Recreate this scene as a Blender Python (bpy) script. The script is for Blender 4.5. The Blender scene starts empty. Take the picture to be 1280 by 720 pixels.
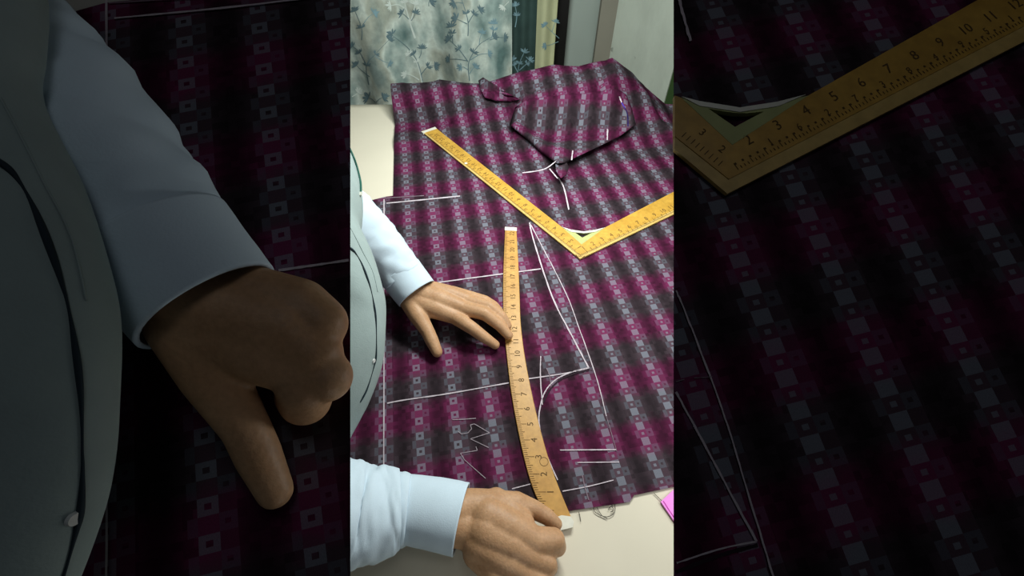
import bpy, bmesh, math, random
from mathutils import Vector, Matrix, noise
from mathutils.bvhtree import BVHTree
S = bpy.context.scene
C = S.collection
R = math.radians
random.seed(7)

# ------------------------------------------------------------------ camera
PITCH, F, CH = 50.4, 540.0, 0.66          # degrees down, focal length in px (1280 wide), height over the table
CAM = Vector((0, 0, CH))
cd = bpy.data.cameras.new('camera'); cam = bpy.data.objects.new('camera', cd); C.objects.link(cam)
cam.location = CAM; cam.rotation_euler = (R(90 - PITCH), 0, 0)
cd.sensor_width = 36; cd.lens = F / 1280 * 36; cd.clip_start = 0.01; cd.clip_end = 50
S.camera = cam

# ------------------------------------------------------------------ world, lights, exposure
S.view_settings.view_transform = 'Standard'; S.view_settings.look = 'None'
S.view_settings.gamma = 1; S.view_settings.exposure = 0.0; S.view_settings.use_curve_mapping = False
w = bpy.data.worlds.new('world'); S.world = w; w.use_nodes = True
w.node_tree.nodes['Background'].inputs[0].default_value = (0.75, 0.85, 1, 1)
w.node_tree.nodes['Background'].inputs[1].default_value = 0.014

def area(name, loc, target, size, power, col=(1, 1, 1), spread=180, size_y=None):
    l = bpy.data.lights.new(name, 'AREA'); l.energy = power; l.color = col; l.spread = R(spread)
    l.size = size
    if size_y: l.shape = 'RECTANGLE'; l.size_y = size_y
    o = bpy.data.objects.new(name, l); C.objects.link(o); o.location = loc
    o.rotation_euler = (Vector(target) - Vector(loc)).to_track_quat('-Z', 'Y').to_euler()
    return o
area('hanging_tube_lamp', (0.20, 0.74, 0.66), (0.0, 0.48, 0), 0.36, 8.5, (0.95, 1.0, 0.96), size_y=0.12)
area('right_underside_fill', (0.50, 0.22, 0.30), (0.0, 0.35, 0), 0.16, 1.0, (0.95, 1.0, 1.0))  # added fill under the right board, lights the hands from the side
area('curtain_fill', (-0.05, 0.82, 0.66), (0.0, 1.65, 0.05), 0.30, 6.0, (0.9, 1.0, 0.97))  # invented source that only brightens the curtain and back wall
area('front_low_fill', (0.08, -0.16, 0.21), (0.0, 0.45, 0.05), 0.14, 0.17, (0.95, 1.0, 1.0))  # unseen fill added for the cuffs and the near hand
area('overhead_fill', (0.3, 0.2, 2.3), (0, 0.3, 0), 0.5, 1.75, (0.9, 0.95, 1.0))  # weak overhead fill, added to give the side tables some light

# ------------------------------------------------------------------ pixel -> place helpers (1280x720)
def ray(px, py):
    u = (px - 640) / F; v = (py - 360) / F; c, s = math.cos(R(PITCH)), math.sin(R(PITCH))
    return Vector((u, c - v * s, -s - v * c))
class View:
    """a working plane (table top): normal, height of the camera over it, and how the drawing plan is enlarged on it"""
    def __init__(s, tilt, N, big):
        s.n = Vector((0, -math.sin(R(tilt)), math.cos(R(tilt)))); s.N = N; s.big = big
        s.k = 3.168 if big else 1.0
        s.ex = Vector((1, 0, 0)); s.ey = s.n.cross(s.ex)
    def m(s, x, y):
        return ((x - 438) * 3.168, 360 + (y - 360) * 3.168) if s.big else (x, y)
    def P(s, x, y, h=0.0):
        return s.raw(*s.m(x, y), h)
    def raw(s, x, y, h=0.0):
        d = ray(x, y); t = (s.N - h) / (-s.n.dot(d)); return CAM + d * t
    def mpp(s, x, y, h=0.0):                      # metres per drawing pixel at that place
        X, Y = s.m(x, y); d = ray(X, Y); t = (s.N - h) / (-s.n.dot(d)); return t / F * s.k
    def ab(s, p):                                 # in-plane coordinates
        q = p - CAM; return q.dot(s.ex), q.dot(s.ey)
MAIN = View(0, CH, False)
SLAB = View(24.5, 0.27, True)

# ------------------------------------------------------------------ object helpers
def tag(o, label=None, cat=None, group=None, kind=None):
    if label: o['label'] = label
    if cat: o['category'] = cat
    if group: o['group'] = group
    if kind: o['kind'] = kind
    return o
def empty(name, loc, label, cat, group=None):
    o = bpy.data.objects.new(name, None); o.empty_display_size = 0.05; C.objects.link(o); o.location = loc
    return tag(o, label, cat, group)
def link(name, me, mat, parent=None, smooth=True):
    o = bpy.data.objects.new(name, me); C.objects.link(o)
    if mat: me.materials.append(mat)
    if smooth:
        for p in me.polygons: p.use_smooth = True
    if parent:
        o.parent = parent
        M = Matrix.Identity(4); q = parent
        while q: M = q.matrix_basis @ M; q = q.parent
        o.matrix_parent_inverse = M.inverted()
    return o
def pyd(name, vs, fs, mat, parent=None, smooth=True, uvs=None):
    me = bpy.data.meshes.new(name); me.from_pydata([tuple(v) for v in vs], [], fs); me.update()
    if uvs:
        l = me.uv_layers.new(name='UVMap')
        for i, lp in enumerate(me.loops): l.data[i].uv = uvs[lp.vertex_index]
    return link(name, me, mat, parent, smooth)
def bmo(name, bm, mat, parent=None, smooth=False):
    bmesh.ops.recalc_face_normals(bm, faces=bm.faces)
    me = bpy.data.meshes.new(name); bm.to_mesh(me); bm.free()
    return link(name, me, mat, parent, smooth)
def box(bm, a, b, M=None):
    r = bmesh.ops.create_cube(bm, size=1)
    for v in r['verts']:
        v.co = Vector([a[i] + (v.co[i] + .5) * (b[i] - a[i]) for i in range(3)])
        if M: v.co = M @ v.co
def hexa(bm, top, bot):
    """closed prism between two equal loops"""
    t = [bm.verts.new(p) for p in top]; b = [bm.verts.new(p) for p in bot]; n = len(t)
    bm.faces.new(t); bm.faces.new(b[::-1])
    for i in range(n): bm.faces.new((t[i], b[i], b[(i + 1) % n], t[(i + 1) % n]))
def lerp(a, b, t): return a + (b - a) * t
def sstep(a, b, x):
    t = max(0, min(1, (x - a) / (b - a))); return t * t * (3 - 2 * t)
def spline(pts, n=8):
    """Catmull-Rom through tuples"""
    out = []; P = [pts[0]] + list(pts) + [pts[-1]]
    for i in range(1, len(P) - 2):
        for k in range(n):
            t = k / n
            out.append(tuple(0.5 * ((2 * b) + (c - a) * t + (2 * a - 5 * b + 4 * c - d) * t * t + (3 * b - a - 3 * c + d) * t ** 3)
                             for a, b, c, d in zip(P[i - 1], P[i], P[i + 1], P[i + 2])))
    out.append(tuple(pts[-1])); return out
def interp(tab, x):
    if x <= tab[0][0]: return tab[0][1]
    for (a, b), (c, d) in zip(tab, tab[1:]):
        if x <= c: return b + (d - b) * (x - a) / (c - a)
    return tab[-1][1]
def tube(vs, fs, pts, rad, n=6, cap=True):
    base = len(vs); L = len(pts); up = Vector((0.1, 0.2, 1)).normalized()
    for i, p in enumerate(pts):
        t = (pts[min(i + 1, L - 1)] - pts[max(i - 1, 0)]).normalized()
        s = t.cross(up).normalized(); q = s.cross(t); r = rad(i) if callable(rad) else rad
        for k in range(n):
            a = 2 * math.pi * k / n; vs.append(p + (s * math.cos(a) + q * math.sin(a)) * r)
    for i in range(L - 1):
        for k in range(n):
            fs.append((base + i * n + k, base + i * n + (k + 1) % n, base + (i + 1) * n + (k + 1) % n, base + (i + 1) * n + k))
    if cap:
        fs.append(tuple(base + k for k in range(n))[::-1]); fs.append(tuple(base + (L - 1) * n + k for k in range(n)))

# ------------------------------------------------------------------ materials
class NT:
    def __init__(s, name, rough=0.8, spec=0.3):
        s.mat = bpy.data.materials.new(name); s.mat.use_nodes = True; s.t = s.mat.node_tree
        s.b = s.t.nodes['Principled BSDF']; s.b.inputs['Roughness'].default_value = rough
        s.b.inputs['Specular IOR Level'].default_value = spec
    def node(s, ty, **kw):
        n = s.t.nodes.new(ty)
        for k, v in kw.items(): setattr(n, k, v)
        return n
    def put(s, sock, v):
        if hasattr(v, 'is_output') or isinstance(v, bpy.types.NodeSocket): s.t.links.new(v, sock)
        else: sock.default_value = v
    def math(s, op, a, b=0.0, c=None):
        n = s.node('ShaderNodeMath', operation=op); s.put(n.inputs[0], a); s.put(n.inputs[1], b)
        if c is not None: s.put(n.inputs[2], c)
        return n.outputs[0]
    def mix(s, f, a, b):
        n = s.node('ShaderNodeMix', data_type='RGBA'); s.put(n.inputs[0], f); s.put(n.inputs[6], a); s.put(n.inputs[7], b)
        return n.outputs[2]
    def mul(s, a, f):
        n = s.node('ShaderNodeVectorMath', operation='SCALE'); s.put(n.inputs[0], a); s.put(n.inputs['Scale'], f); return n.outputs[0]
    def noise(s, scale, detail=3, vec=None, rough=.5):
        n = s.node('ShaderNodeTexNoise'); n.inputs['Scale'].default_value = scale; n.inputs['Detail'].default_value = detail
        n.inputs['Roughness'].default_value = rough
        if vec is None: vec = s.node('ShaderNodeTexCoord').outputs['Object']
        s.t.links.new(vec, n.inputs['Vector']); return n.outputs['Fac']
    def ramp(s, f, stops):
        n = s.node('ShaderNodeValToRGB'); s.put(n.inputs[0], f); e = n.color_ramp.elements
        while len(e) < len(stops): e.new(0.5)
        for i, (p, c) in enumerate(stops): e[i].position = p; e[i].color = (*c, 1)
        return n.outputs[0]
    def maprange(s, f, a, b, c, d):
        n = s.node('ShaderNodeMapRange'); s.put(n.inputs[0], f)
        for i, v in enumerate((a, b, c, d)): n.inputs[i + 1].default_value = v
        return n.outputs[0]
    def scalevec(s, v, sc):
        n = s.node('ShaderNodeMapping'); s.t.links.new(v, n.inputs[0]); n.inputs['Scale'].default_value = sc; return n.outputs[0]
    def bump(s, h, strength, dist):
        n = s.node('ShaderNodeBump'); n.inputs['Strength'].default_value = strength; n.inputs['Distance'].default_value = dist
        s.put(n.inputs['Height'], h); s.t.links.new(n.outputs[0], s.b.inputs['Normal'])
    def col(s, c): s.put(s.b.inputs['Base Color'], c if not isinstance(c, tuple) or len(c) == 4 else (*c, 1))
def plain(name, c, rough=.7, spec=.3, var=.15, scale=20, bump=0, metal=0, bscale=None):
    n = NT(name, rough, spec); f = n.noise(scale, 4)
    n.col(n.mix(f, (*[x * (1 - var) for x in c], 1), (*[min(1, x * (1 + var)) for x in c], 1)))
    n.b.inputs['Metallic'].default_value = metal
    if bump: n.bump(n.noise(bscale or scale * 3, 3), bump, 0.002)
    return n.mat

def fabric_material():
    """woven check: columns of little squares, bands of magenta and charcoal; UV counts weave squares"""
    n = NT('woven_check_fabric', 0.85, 0.10)
    uv = n.node('ShaderNodeUVMap'); uv.uv_map = 'UVMap'
    sep = n.node('ShaderNodeSeparateXYZ'); n.t.links.new(uv.outputs[0], sep.inputs[0]); a, b = sep.outputs[0], sep.outputs[1]
    PER = 4.7
    p = n.math('FLOORED_MODULO', a, PER)
    fb = n.math('FRACT', b)
    odd = n.math('FLOORED_MODULO', n.math('FLOOR', b), 2.0)
    even = n.math('SUBTRACT', 1.0, odd)
    def rng(x, lo, hi): return n.math('MULTIPLY', n.math('GREATER_THAN', x, lo), n.math('LESS_THAN', x, hi))
    def dot(cx, r=.17):
        return n.math('MULTIPLY', n.math('LESS_THAN', n.math('ABSOLUTE', n.math('SUBTRACT', p, cx)), r),
                      n.math('LESS_THAN', n.math('ABSOLUTE', n.math('SUBTRACT', fb, .5)), r))
    # bands along b
    band = n.math('SINE', n.math('MULTIPLY', n.math('ADD', b, 0.9), 2 * math.pi / 8))
    wob = n.math('MULTIPLY', n.math('SUBTRACT', n.noise(0.9, 2, uv.outputs[0]), .5), 1.4)
    mg = n.maprange(n.math('ADD', band, wob), -0.55, 0.65, 0.06, 1)
    # gap darkness between columns
    colf = n.math('COSINE', n.math('MULTIPLY', n.math('SUBTRACT', p, 2.55), 2 * math.pi / PER))
    colf = n.maprange(colf, -1, 0.9, 0.42, 1.35)
    cell = n.node('ShaderNodeTexWhiteNoise', noise_dimensions='2D')
    fl = n.node('ShaderNodeVectorMath', operation='FLOOR'); n.t.links.new(n.scalevec(uv.outputs[0], (2.0, 2.0, 1)), fl.inputs[0])
    n.t.links.new(fl.outputs[0], cell.inputs[0])
    cv = n.maprange(cell.outputs[0], 0, 1, 0.70, 1.30)
    base = n.mix(mg, (.040, .030, .036, 1), (.090, .011, .044, 1))
    base = n.mul(n.mul(base, colf), cv)
    # odd squares in the main column: brighter ground
    sq = n.mix(mg, (.066, .044, .056, 1), (.138, .022, .070, 1))
    light = n.mix(mg, (.135, .142, .170, 1), (.170, .115, .165, 1))
    dim = n.mix(mg, (.066, .066, .080, 1), (.120, .040, .085, 1))
    c = base
    main = rng(p, 1.9, 2.9); right = rng(p, 2.9, 3.75); left = rng(p, 1.42, 1.9)
    c = n.mix(n.math('MULTIPLY', main, odd), c, sq)
    c = n.mix(n.math('MULTIPLY', right, even), c, n.mul(sq, .75))
    c = n.mix(n.math('MULTIPLY', main, even), c, light)
    c = n.mix(n.math('MULTIPLY', right, odd), c, dim)
    c = n.mix(n.math('MULTIPLY', left, odd), c, dim)
    rs = n.math('GREATER_THAN', a, 30.0)                     # beyond this selvedge stripe the motif swaps
    ls = n.math('SUBTRACT', 1.0, rs)
    c = n.mix(n.math('MULTIPLY', n.math('MULTIPLY', dot(2.4), even), ls), c, n.mul(base, .8))
    c = n.mix(n.math('MULTIPLY', n.math('MULTIPLY', dot(2.4), odd), rs), c, light)
    c = n.mix(n.math('MULTIPLY', dot(3.3, .14), odd), c, n.mul(base, .9))
    th = n.noise(30, 2, n.scalevec(uv.outputs[0], (1, .25, 1)))
    c = n.mul(c, n.maprange(th, .3, .7, .86, 1.14))
    n.col(c)
    n.bump(n.noise(14, 2, uv.outputs[0]), .25, .0006)
    return n.mat
M_FAB = fabric_material()
def wood_material(name, c1, c2):
    n = NT(name, .42, .45); oc = n.node('ShaderNodeTexCoord').outputs['Object']
    g = n.noise(9, 5, n.scalevec(oc, (3, 3, 3)), .6); f = n.noise(120, 3, oc)
    c = n.mix(n.maprange(g, .3, .7, 0, 1), (*c1, 1), (*c2, 1)); n.col(n.mul(c, n.maprange(f, .3, .7, .88, 1.1)))
    n.bump(f, .15, .0005); return n.mat
M_WOOD = wood_material('yellow_varnished_wood', (.42, .225, .030), (.54, .31, .050))
M_WOOD2 = wood_material('tan_varnished_wood', (.43, .215, .045), (.52, .285, .070))
M_EDGE = wood_material('pale_wood_edge', (.50, .32, .085), (.58, .40, .13))
M_INK = plain('dark_print', (.10, .052, .012), .7)
M_GREEN = plain('pale_green_paint', (.38, .40, .16), .5, var=.2, scale=60)
M_METAL = plain('white_metal_tip', (.72, .70, .60), .35, .6, metal=.15, var=.12, scale=150)
M_CHALK = plain('chalk', (.50, .43, .47), .95, .05, var=.28, scale=400)
M_CHALKF = plain('faint_chalk', (.20, .15, .18), .95, .05, var=.3, scale=400)
M_CHALKM = plain('soft_chalk', (.30, .25, .28), .95, .05, var=.3, scale=400)
M_DKTH = plain('dark_thread', (.03, .025, .02), .9)
M_CUT = plain('cut_edge_dark_thread', (.018, .008, .014), .9)  # near-black line along the cut edge of the fabric
M_SHEET = plain('cream_table_sheet', (.66, .60, .48), .85, .2, var=.06, scale=9, bump=.15)
M_BOARD = plain('side_table_board', (.40, .38, .34), .8, var=.1)
M_LEG = plain('painted_wood_leg', (.2, .13, .07), .6)
M_SLEEVE = plain('white_blue_shirt_cotton', (.55, .66, .74), .8, .2, var=.05, scale=30, bump=.12, bscale=700)
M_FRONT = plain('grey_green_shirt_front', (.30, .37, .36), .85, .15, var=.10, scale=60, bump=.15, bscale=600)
M_SEAM = plain('dark_seam', (.012, .025, .035), .8)
M_BUTTON = plain('pale_button', (.6, .62, .6), .35)
M_TAPE = plain('dark_green_tape', (.012, .09, .065), .6)
M_PINK = plain('pink_paper', (.85, .28, .75), .7, var=.06)
M_PINKL = plain('magenta_line', (.5, .03, .35), .7)
M_NAIL = plain('fingernail', (.78, .42, .38), .4, .45, var=.05)
def skin_material():
    n = NT('skin', .5, .35); f = n.noise(45, 4); g = n.noise(320, 3)
    c = n.mix(n.maprange(f, .3, .7, 0, 1), (.40, .220, .110, 1), (.49, .285, .155, 1)); n.col(n.mul(c, n.maprange(g, .3, .7, .9, 1.08)))
    n.b.inputs['Subsurface Weight'].default_value = .08; n.b.inputs['Subsurface Radius'].default_value = (.006, .002, .001)
    n.b.inputs['Subsurface Scale'].default_value = .5
    n.bump(g, .35, .0012); return n.mat
M_SKIN = skin_material()

# ================================================================== SETTING
def wall(name, x0, y0, x1, y1, z0, z1, mat, thick=.06):
    d = Vector((x1 - x0, y1 - y0, 0)).normalized(); nn = Vector((-d.y, d.x, 0))
    if nn.y < 0 and abs(nn.y) > .2: nn = -nn
    bm = bmesh.new(); a = Vector((x0, y0, z0)); b = Vector((x1, y1, z0)); up = Vector((0, 0, z1 - z0))
    hexa(bm, [a + up, b + up, b + nn * thick + up, a + nn * thick + up], [a, b, b + nn * thick, a + nn * thick])
    return tag(bmo(name, bm, mat), kind='structure')
def wall_material():
    n = NT('stained_grey_green_plaster', .85, .2)
    oc = n.node('ShaderNodeTexCoord').outputs['Object']
    s = n.noise(5, 5, n.scalevec(oc, (1, 1, .5)), .65); st = n.noise(22, 4, n.scalevec(oc, (1.5, 1.5, .45)), .6)
    c = n.mix(n.maprange(s, .35, .7, 0, 1), (.58, .62, .53, 1), (.44, .47, .40, 1))
    c = n.mix(n.maprange(st, .62, .72, 0, .45), c, (.55, .56, .48, 1))
    c = n.mix(n.maprange(n.noise(30, 3, oc), .68, .74, 0, .55), c, (.13, .13, .10, 1))
    n.col(c); n.bump(st, .4, .004); return n.mat
M_WALL = wall_material()
M_WALLB = plain('grey_green_paint', (.40, .45, .40), .8, var=.08, scale=6)
M_STRIP = plain('brown_plaster_strip', (.27, .25, .20), .8, var=.1, scale=10)
M_BLACK = plain('black_window_frame', (.006, .005, .004), .6)
M_DGREEN = plain('dark_green_door', (.035, .07, .02), .6)
M_FLOOR = plain('grey_floor', (.18, .16, .14), .8, var=.15, scale=4)
bm = bmesh.new(); box(bm, (-2.2, -1.2, -.80), (2.2, 2.2, -.75)); tag(bmo('floor', bm, M_FLOOR), kind='structure')
wall('wall_back', -2.0, 1.74, .62, 1.74, -.75, 1.9, M_WALLB)
wall('wall_right', .352, 1.66, .520, 1.432, -.75, 1.9, M_WALL, .05)
wall('door_1', .522, 1.437, .76, 1.115, -.75, 1.3, M_DGREEN, .04)
wall('trim_1', .30, 1.655, .358, 1.655, -.75, 1.9, M_STRIP, .03)              # brown strip in the corner
wall('trim_2', .142, 1.69, .196, 1.69, -.75, 1.9, M_BLACK, .04)               # black frame beside the curtain

# unseen board added above the view to keep lamp light off the side tables
bm = bmesh.new(); box(bm, (-.95, .455, .542), (1.12, .475, .75)); light_blocker = bmo('light_blocker_board', bm, plain('blocker_wood', (.2, .14, .09), .6))
tag(light_blocker, 'added unseen board blocking lamp light at the upper ends of the two sloping side tables', 'light_blocker')
# curtains ------------------------------------------------------------
def pleat(x, z):
    return 1.60 + .030 * math.sin(x * 19 + 2.0 * z + 1.2) + .011 * math.sin(x * 43 - 3 * z) + .012 * noise.noise(Vector((x * 7, z * 4, 3)))
def pleat2(x, z):
    return 1.63 + .012 * math.sin(x * 95 + .6) + .004 * math.sin(z * 14)
def curtain(name, x0, x1, fn, mat, label, nx):
    vs, fs, nz = [], [], 50
    for s in (0, .0025):
        for j in range(nz + 1):
            for i in range(nx + 1):
                x = lerp(x0, x1, i / nx); z = lerp(-.70, .95, j / nz); vs.append(Vector((x, fn(x, z) + s, z)))
    n = nx + 1; T = n * (nz + 1)
    for j in range(nz):
        for i in range(nx):
            a = j * n + i; fs.append((a, a + 1, a + n + 1, a + n)); fs.append((T + a, T + a + n, T + a + n + 1, T + a + 1))
    for j in range(nz):
        for i in (0, nx):
            a = j * n + i; fs.append((a, a + n, T + a + n, T + a))
    return tag(pyd(name, vs, fs, mat), label, 'curtain')
def curtain_material():
    n = NT('watercolour_print_curtain', .8, .2); oc = n.node('ShaderNodeTexCoord').outputs['Object']
    f = n.noise(5.5, 3, n.scalevec(oc, (1.6, 1, .9)), .5)
    c = n.ramp(f, [(.33, (.11, .18, .17)), (.42, (.30, .38, .35)), (.51, (.58, .64, .57)), (.58, (.40, .42, .35)), (.70, (.20, .25, .23))])
    c = n.mul(c, n.maprange(n.noise(60, 4, oc, .6), .3, .7, .85, 1.15)); n.col(c)
    n.b.inputs['Sheen Weight'].default_value = .1
    return n.mat
M_CUR = curtain_material()
M_CUR2 = plain('pale_yellow_curtain', (.50, .50, .30), .8, var=.2, scale=14)
M_CURD = plain('painted_shade_curtain_fold', (.035, .065, .058), .8, var=.5, scale=16)  # shade of the curtain fold, put into the colour as dark teal
cur = curtain('window_curtain', -1.0, .0, pleat, M_CUR, 'grey green curtain printed with blue and white sprigs behind the table', 260)
curd = curtain('window_curtain', -.04, .09, lambda x, z: 1.658 + .008 * math.sin(x * 120), M_CURD, 'dark teal curtain fold with painted-in shade between the printed and the pale yellow curtains', 40)
cury = curtain('window_curtain', .084, .152, pleat2, M_CUR2, 'narrow pale yellow curtain beside the black window frame', 60)
M_SP_D = plain('blue_grey_print', (.13, .20, .22), .8, var=.3, scale=80)
M_SP_W = plain('white_print', (.66, .72, .66), .8, var=.1, scale=80)
M_SP_B = plain('light_blue_print', (.20, .32, .36), .8, var=.3, scale=80)
def on_curtain(px, py, fn, off=.0015):
    d = ray(px, py); y = 1.6
    for _ in range(8):
        p = CAM + d * (y / d.y); y = fn(p.x, p.z) - off
    return CAM + d * (y / d.y)
def sprig(px, fn, mat, parent, leaf=8.0, width=1.2, clusters=3):
    vs, fs = [], []
    pl = spline(px, 6)
    def quad(a, b, wa, wb):
        dx, dy = b[0] - a[0], b[1] - a[1]; L = math.hypot(dx, dy) or 1; nx, ny = -dy / L, dx / L
        k = len(vs)
        for q, ww in ((a, wa), (b, wb)):
            vs.append(on_curtain(q[0] + nx * ww, q[1] + ny * ww, fn)); vs.append(on_curtain(q[0] - nx * ww, q[1] - ny * ww, fn))
        fs.append((k, k + 1, k + 3, k + 2))
    N = len(pl)
    for i in range(N - 1): quad(pl[i], pl[i + 1], width * (1 - .6 * i / N) / 2, width * (1 - .6 * (i + 1) / N) / 2)
    def leafat(x, y, ang, L):
        q = [(0, 0), (.3, .09), (.6, .12), (.85, .07), (1, 0), (.85, -.06), (.6, -.10), (.3, -.07)]
        k = len(vs); bend = random.uniform(-.15, .15)
        for (u, v) in q:
            v = v + bend * u * u
            vs.append(on_curtain(x + L * (u * math.cos(ang) - v * math.sin(ang)), y + L * (u * math.sin(ang) + v * math.cos(ang)), fn, .0017))
        fs.append(tuple(range(k, k + 8)))
    for c in range(clusters):
        i = int((N - 1) * (1 - c / max(1, clusters)))
        a, b = pl[max(0, i - 1)], pl[min(N - 1, i + 1)] if i < N - 1 else pl[i]
        if i == N - 1: a = pl[i - 1]
        ang = math.atan2(b[1] - a[1], b[0] - a[0]); x, y = pl[i]
        offs = (-1.3, -.95, -.6, -.3, 0, .3, .6, .95, 1.3) if c == 0 else (-1.25, -.9, -.55, .55, .9, 1.25)
        for o_ in offs: leafat(x, y, ang + o_ + random.uniform(-.1, .1), leaf * random.uniform(.75, 1.1) * (1 if c == 0 else .85))
    return pyd('printed_sprig', vs, fs, mat, parent, False)
for px, m_, lf, wd, cl in [
    ([(461, 106), (458, 82), (469, 68), (486, 50)], M_SP_D, 8, 1.1, 3), ([(458, 82), (450, 66), (441, 58)], M_SP_D, 8, 1, 2),
    ([(462, 96), (452, 88), (446, 82)], M_SP_D, 8, .9, 1), ([(469, 70), (478, 76), (486, 79)], M_SP_B, 6, .9, 1),
    ([(529, 104), (522, 78), (510, 60), (490, 44)], M_SP_D, 8, 1.4, 2), ([(528, 104), (521, 78), (512, 68)], M_SP_W, 7, 2.2, 2),
    ([(526, 94), (534, 84), (543, 82)], M_SP_D, 8, 1.2, 2), ([(524, 100), (516, 95), (508, 93)], M_SP_W, 7, 1.8, 1),
    ([(522, 76), (526, 68), (527, 61)], M_SP_D, 7, 1.1, 1),
    ([(587, 101), (586, 78), (599, 56), (616, 46)], M_SP_D, 8.5, 1.2, 2), ([(599, 56), (600, 48), (602, 42)], M_SP_B, 7, 1, 1),
    ([(614, 48), (617, 38), (617, 30)], M_SP_B, 8, 1, 2), ([(612, 50), (622, 47), (630, 47)], M_SP_D, 7, 1, 1),
    ([(585, 77), (574, 62), (562, 50)], M_SP_D, 8, 1.2, 2), ([(566, 54), (565, 42), (564, 34)], M_SP_D, 8, 1, 2),
    ([(588, 75), (600, 68), (610, 67)], M_SP_B, 7, 1, 1), ([(584, 76), (572, 74), (562, 74)], M_SP_D, 7, 1, 1),
    ([(586, 88), (580, 84), (577, 84)], M_SP_B, 7, 1, 1), ([(587, 92), (591, 86), (593, 84)], M_SP_B, 7, 1, 1),
    ([(519, 48), (512, 27), (506, 4)], M_SP_W, 7, 2.6, 1), ([(513, 28), (516, 18), (519, 6)], M_SP_W, 7, 2, 1),
    ([(511, 24), (506, 19), (503, 17)], M_SP_D, 7, 1, 1), ([(514, 26), (518, 20), (519, 17)], M_SP_D, 7, 1, 1),
    ([(508, 12), (498, 6), (489, 7)], M_SP_W, 8, 1.8, 1),
    ([(585, 45), (585, 27), (580, 8), (574, -8)], M_SP_D, 8, 1.2, 2), ([(585, 29), (592, 18), (599, 13)], M_SP_D, 8, 1.1, 2),
    ([(584, 30), (576, 26), (571, 24)], M_SP_D, 9, 1.1, 1), ([(578, 4), (572, 3), (569, 4)], M_SP_D, 8, 1, 1),
    ([(452, 50), (452, 35), (444, 14)], M_SP_D, 8, 1.1, 2), ([(453, 32), (460, 22), (467, 17)], M_SP_B, 8, 1, 1),
    ([(469, 128), (465, 124), (461, 122)], M_SP_D, 9, 1, 1), ([(470, 128), (474, 124), (478, 122)], M_SP_D, 9, 1, 1),
    ([(440, 121), (445, 118), (447, 116)], M_SP_W, 7, 1.4, 1), ([(536, 8), (536, 3), (537, 2)], M_SP_D, 9, 1, 1),
    ([(636, 2), (632, 6), (630, 8)], M_SP_W, 7, 1, 1)]:
    sprig(px, pleat, m_, cur, lf, wd, cl)
fnd = lambda x, z: 1.658 + .008 * math.sin(x * 120)
for px in ([(647, 96), (649, 80), (655, 66)], [(648, 92), (643, 82), (641, 76)], [(649, 88), (658, 80), (662, 76)], [(644, 34), (646, 20), (644, 8)]):
    sprig(px, fnd, M_SP_B, curd, 7, 1.3, 2)
for px in ([(699, 48), (688, 38), (682, 32)], [(690, 40), (692, 33), (694, 28)], [(698, 52), (688, 56), (683, 57)]):
    sprig(px, pleat2, M_SP_B, cury, 6, .8, 1)

# ================================================================== CENTRE TABLE
def table(name, loc, label, cat):
    return empty(name, loc, label, cat)
tb = table('cutting_table', (.1, .5, -.75), 'long cutting table under a cream sheet in the lit middle', 'table')
bm = bmesh.new(); box(bm, (-.62, -.25, -.035), (.60, 1.27, -.004)); bmesh.ops.bevel(bm, geom=bm.edges[:], offset=.004, segments=2, affect='EDGES'); bmo('table_top', bm, M_LEG, tb)
for x in (-.57, .55):
    for y in (-.2, 1.2):
        bm = bmesh.new(); box(bm, (x - .03, y - .03, -.75), (x + .03, y + .03, -.035)); bmo('leg', bm, M_LEG, tb)
# cream sheet lying on it
vs, fs = [], []
NX, NY = 70, 64
for j in range(NY + 1):
    for i in range(NX + 1):
        x = lerp(-.66, .605, i / NX); y = lerp(-.28, 1.30, j / NY)
        z = .0 + .0009 * noise.noise(Vector((x * 9, y * 5, 0)))
        if y > 1.275: z -= (y - 1.275) * 4
        if x < -.62: z -= (-.62 - x) * 3
        vs.append((x, y, z))
for j in range(NY):
    for i in range(NX):
        a = j * (NX + 1) + i; fs.append((a, a + 1, a + NX + 2, a + NX + 1))
sh = pyd('table_sheet', vs, fs, M_SHEET); md = sh.modifiers.new('thick', 'SOLIDIFY'); md.thickness = .002; md.offset = -1
tag(sh, 'cream cotton sheet spread over the middle table', 'sheet')

# ---- the checked fabric
ER = Vector((.983, .186, 0)).normalized(); EC = Vector((-.186, .983, 0)).normalized()
CW, CHh = .0120, .0120
ref = MAIN.P(520.6, 461); RA, RB = ref.dot(ER) / CW, ref.dot(EC) / CHh
def uv_main(p): return (p.dot(ER) / CW - RA + 2.4 + 4.7 * 4, p.dot(EC) / CHh - RB + .5 + 40)
bot_px = [(300, 716), (438, 690), (700, 641), (789.5, 627.5), (790.5, 620), (842, 609), (1000, 577)]
BOT = [(MAIN.P(x, y).x, MAIN.P(x, y).y) for x, y in bot_px]
TOP0 = MAIN.P(483, 247)
def yt(x):
    if x < TOP0.x: return TOP0.y - (TOP0.x - x) * .42
    return TOP0.y + (x - TOP0.x) * .19
LEFT = sorted([(MAIN.P(x, y).y, MAIN.P(x, y).x) for x, y in [(491.5, 256), (491.5, 246), (493, 190), (495.5, 134)]])
SIL = [(498, .074), (540, .078), (548, .083), (600, .072), (640, .100), (690, .126), (722, .122), (762, .145), (790, .105), (812, .062), (842, .012), (900, .0)]
SILW = []
for px, hgt in SIL:
    d = ray(px, 100); t = 1.235 / d.y; SILW.append((d.x * t, hgt))
SEG = []
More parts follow.
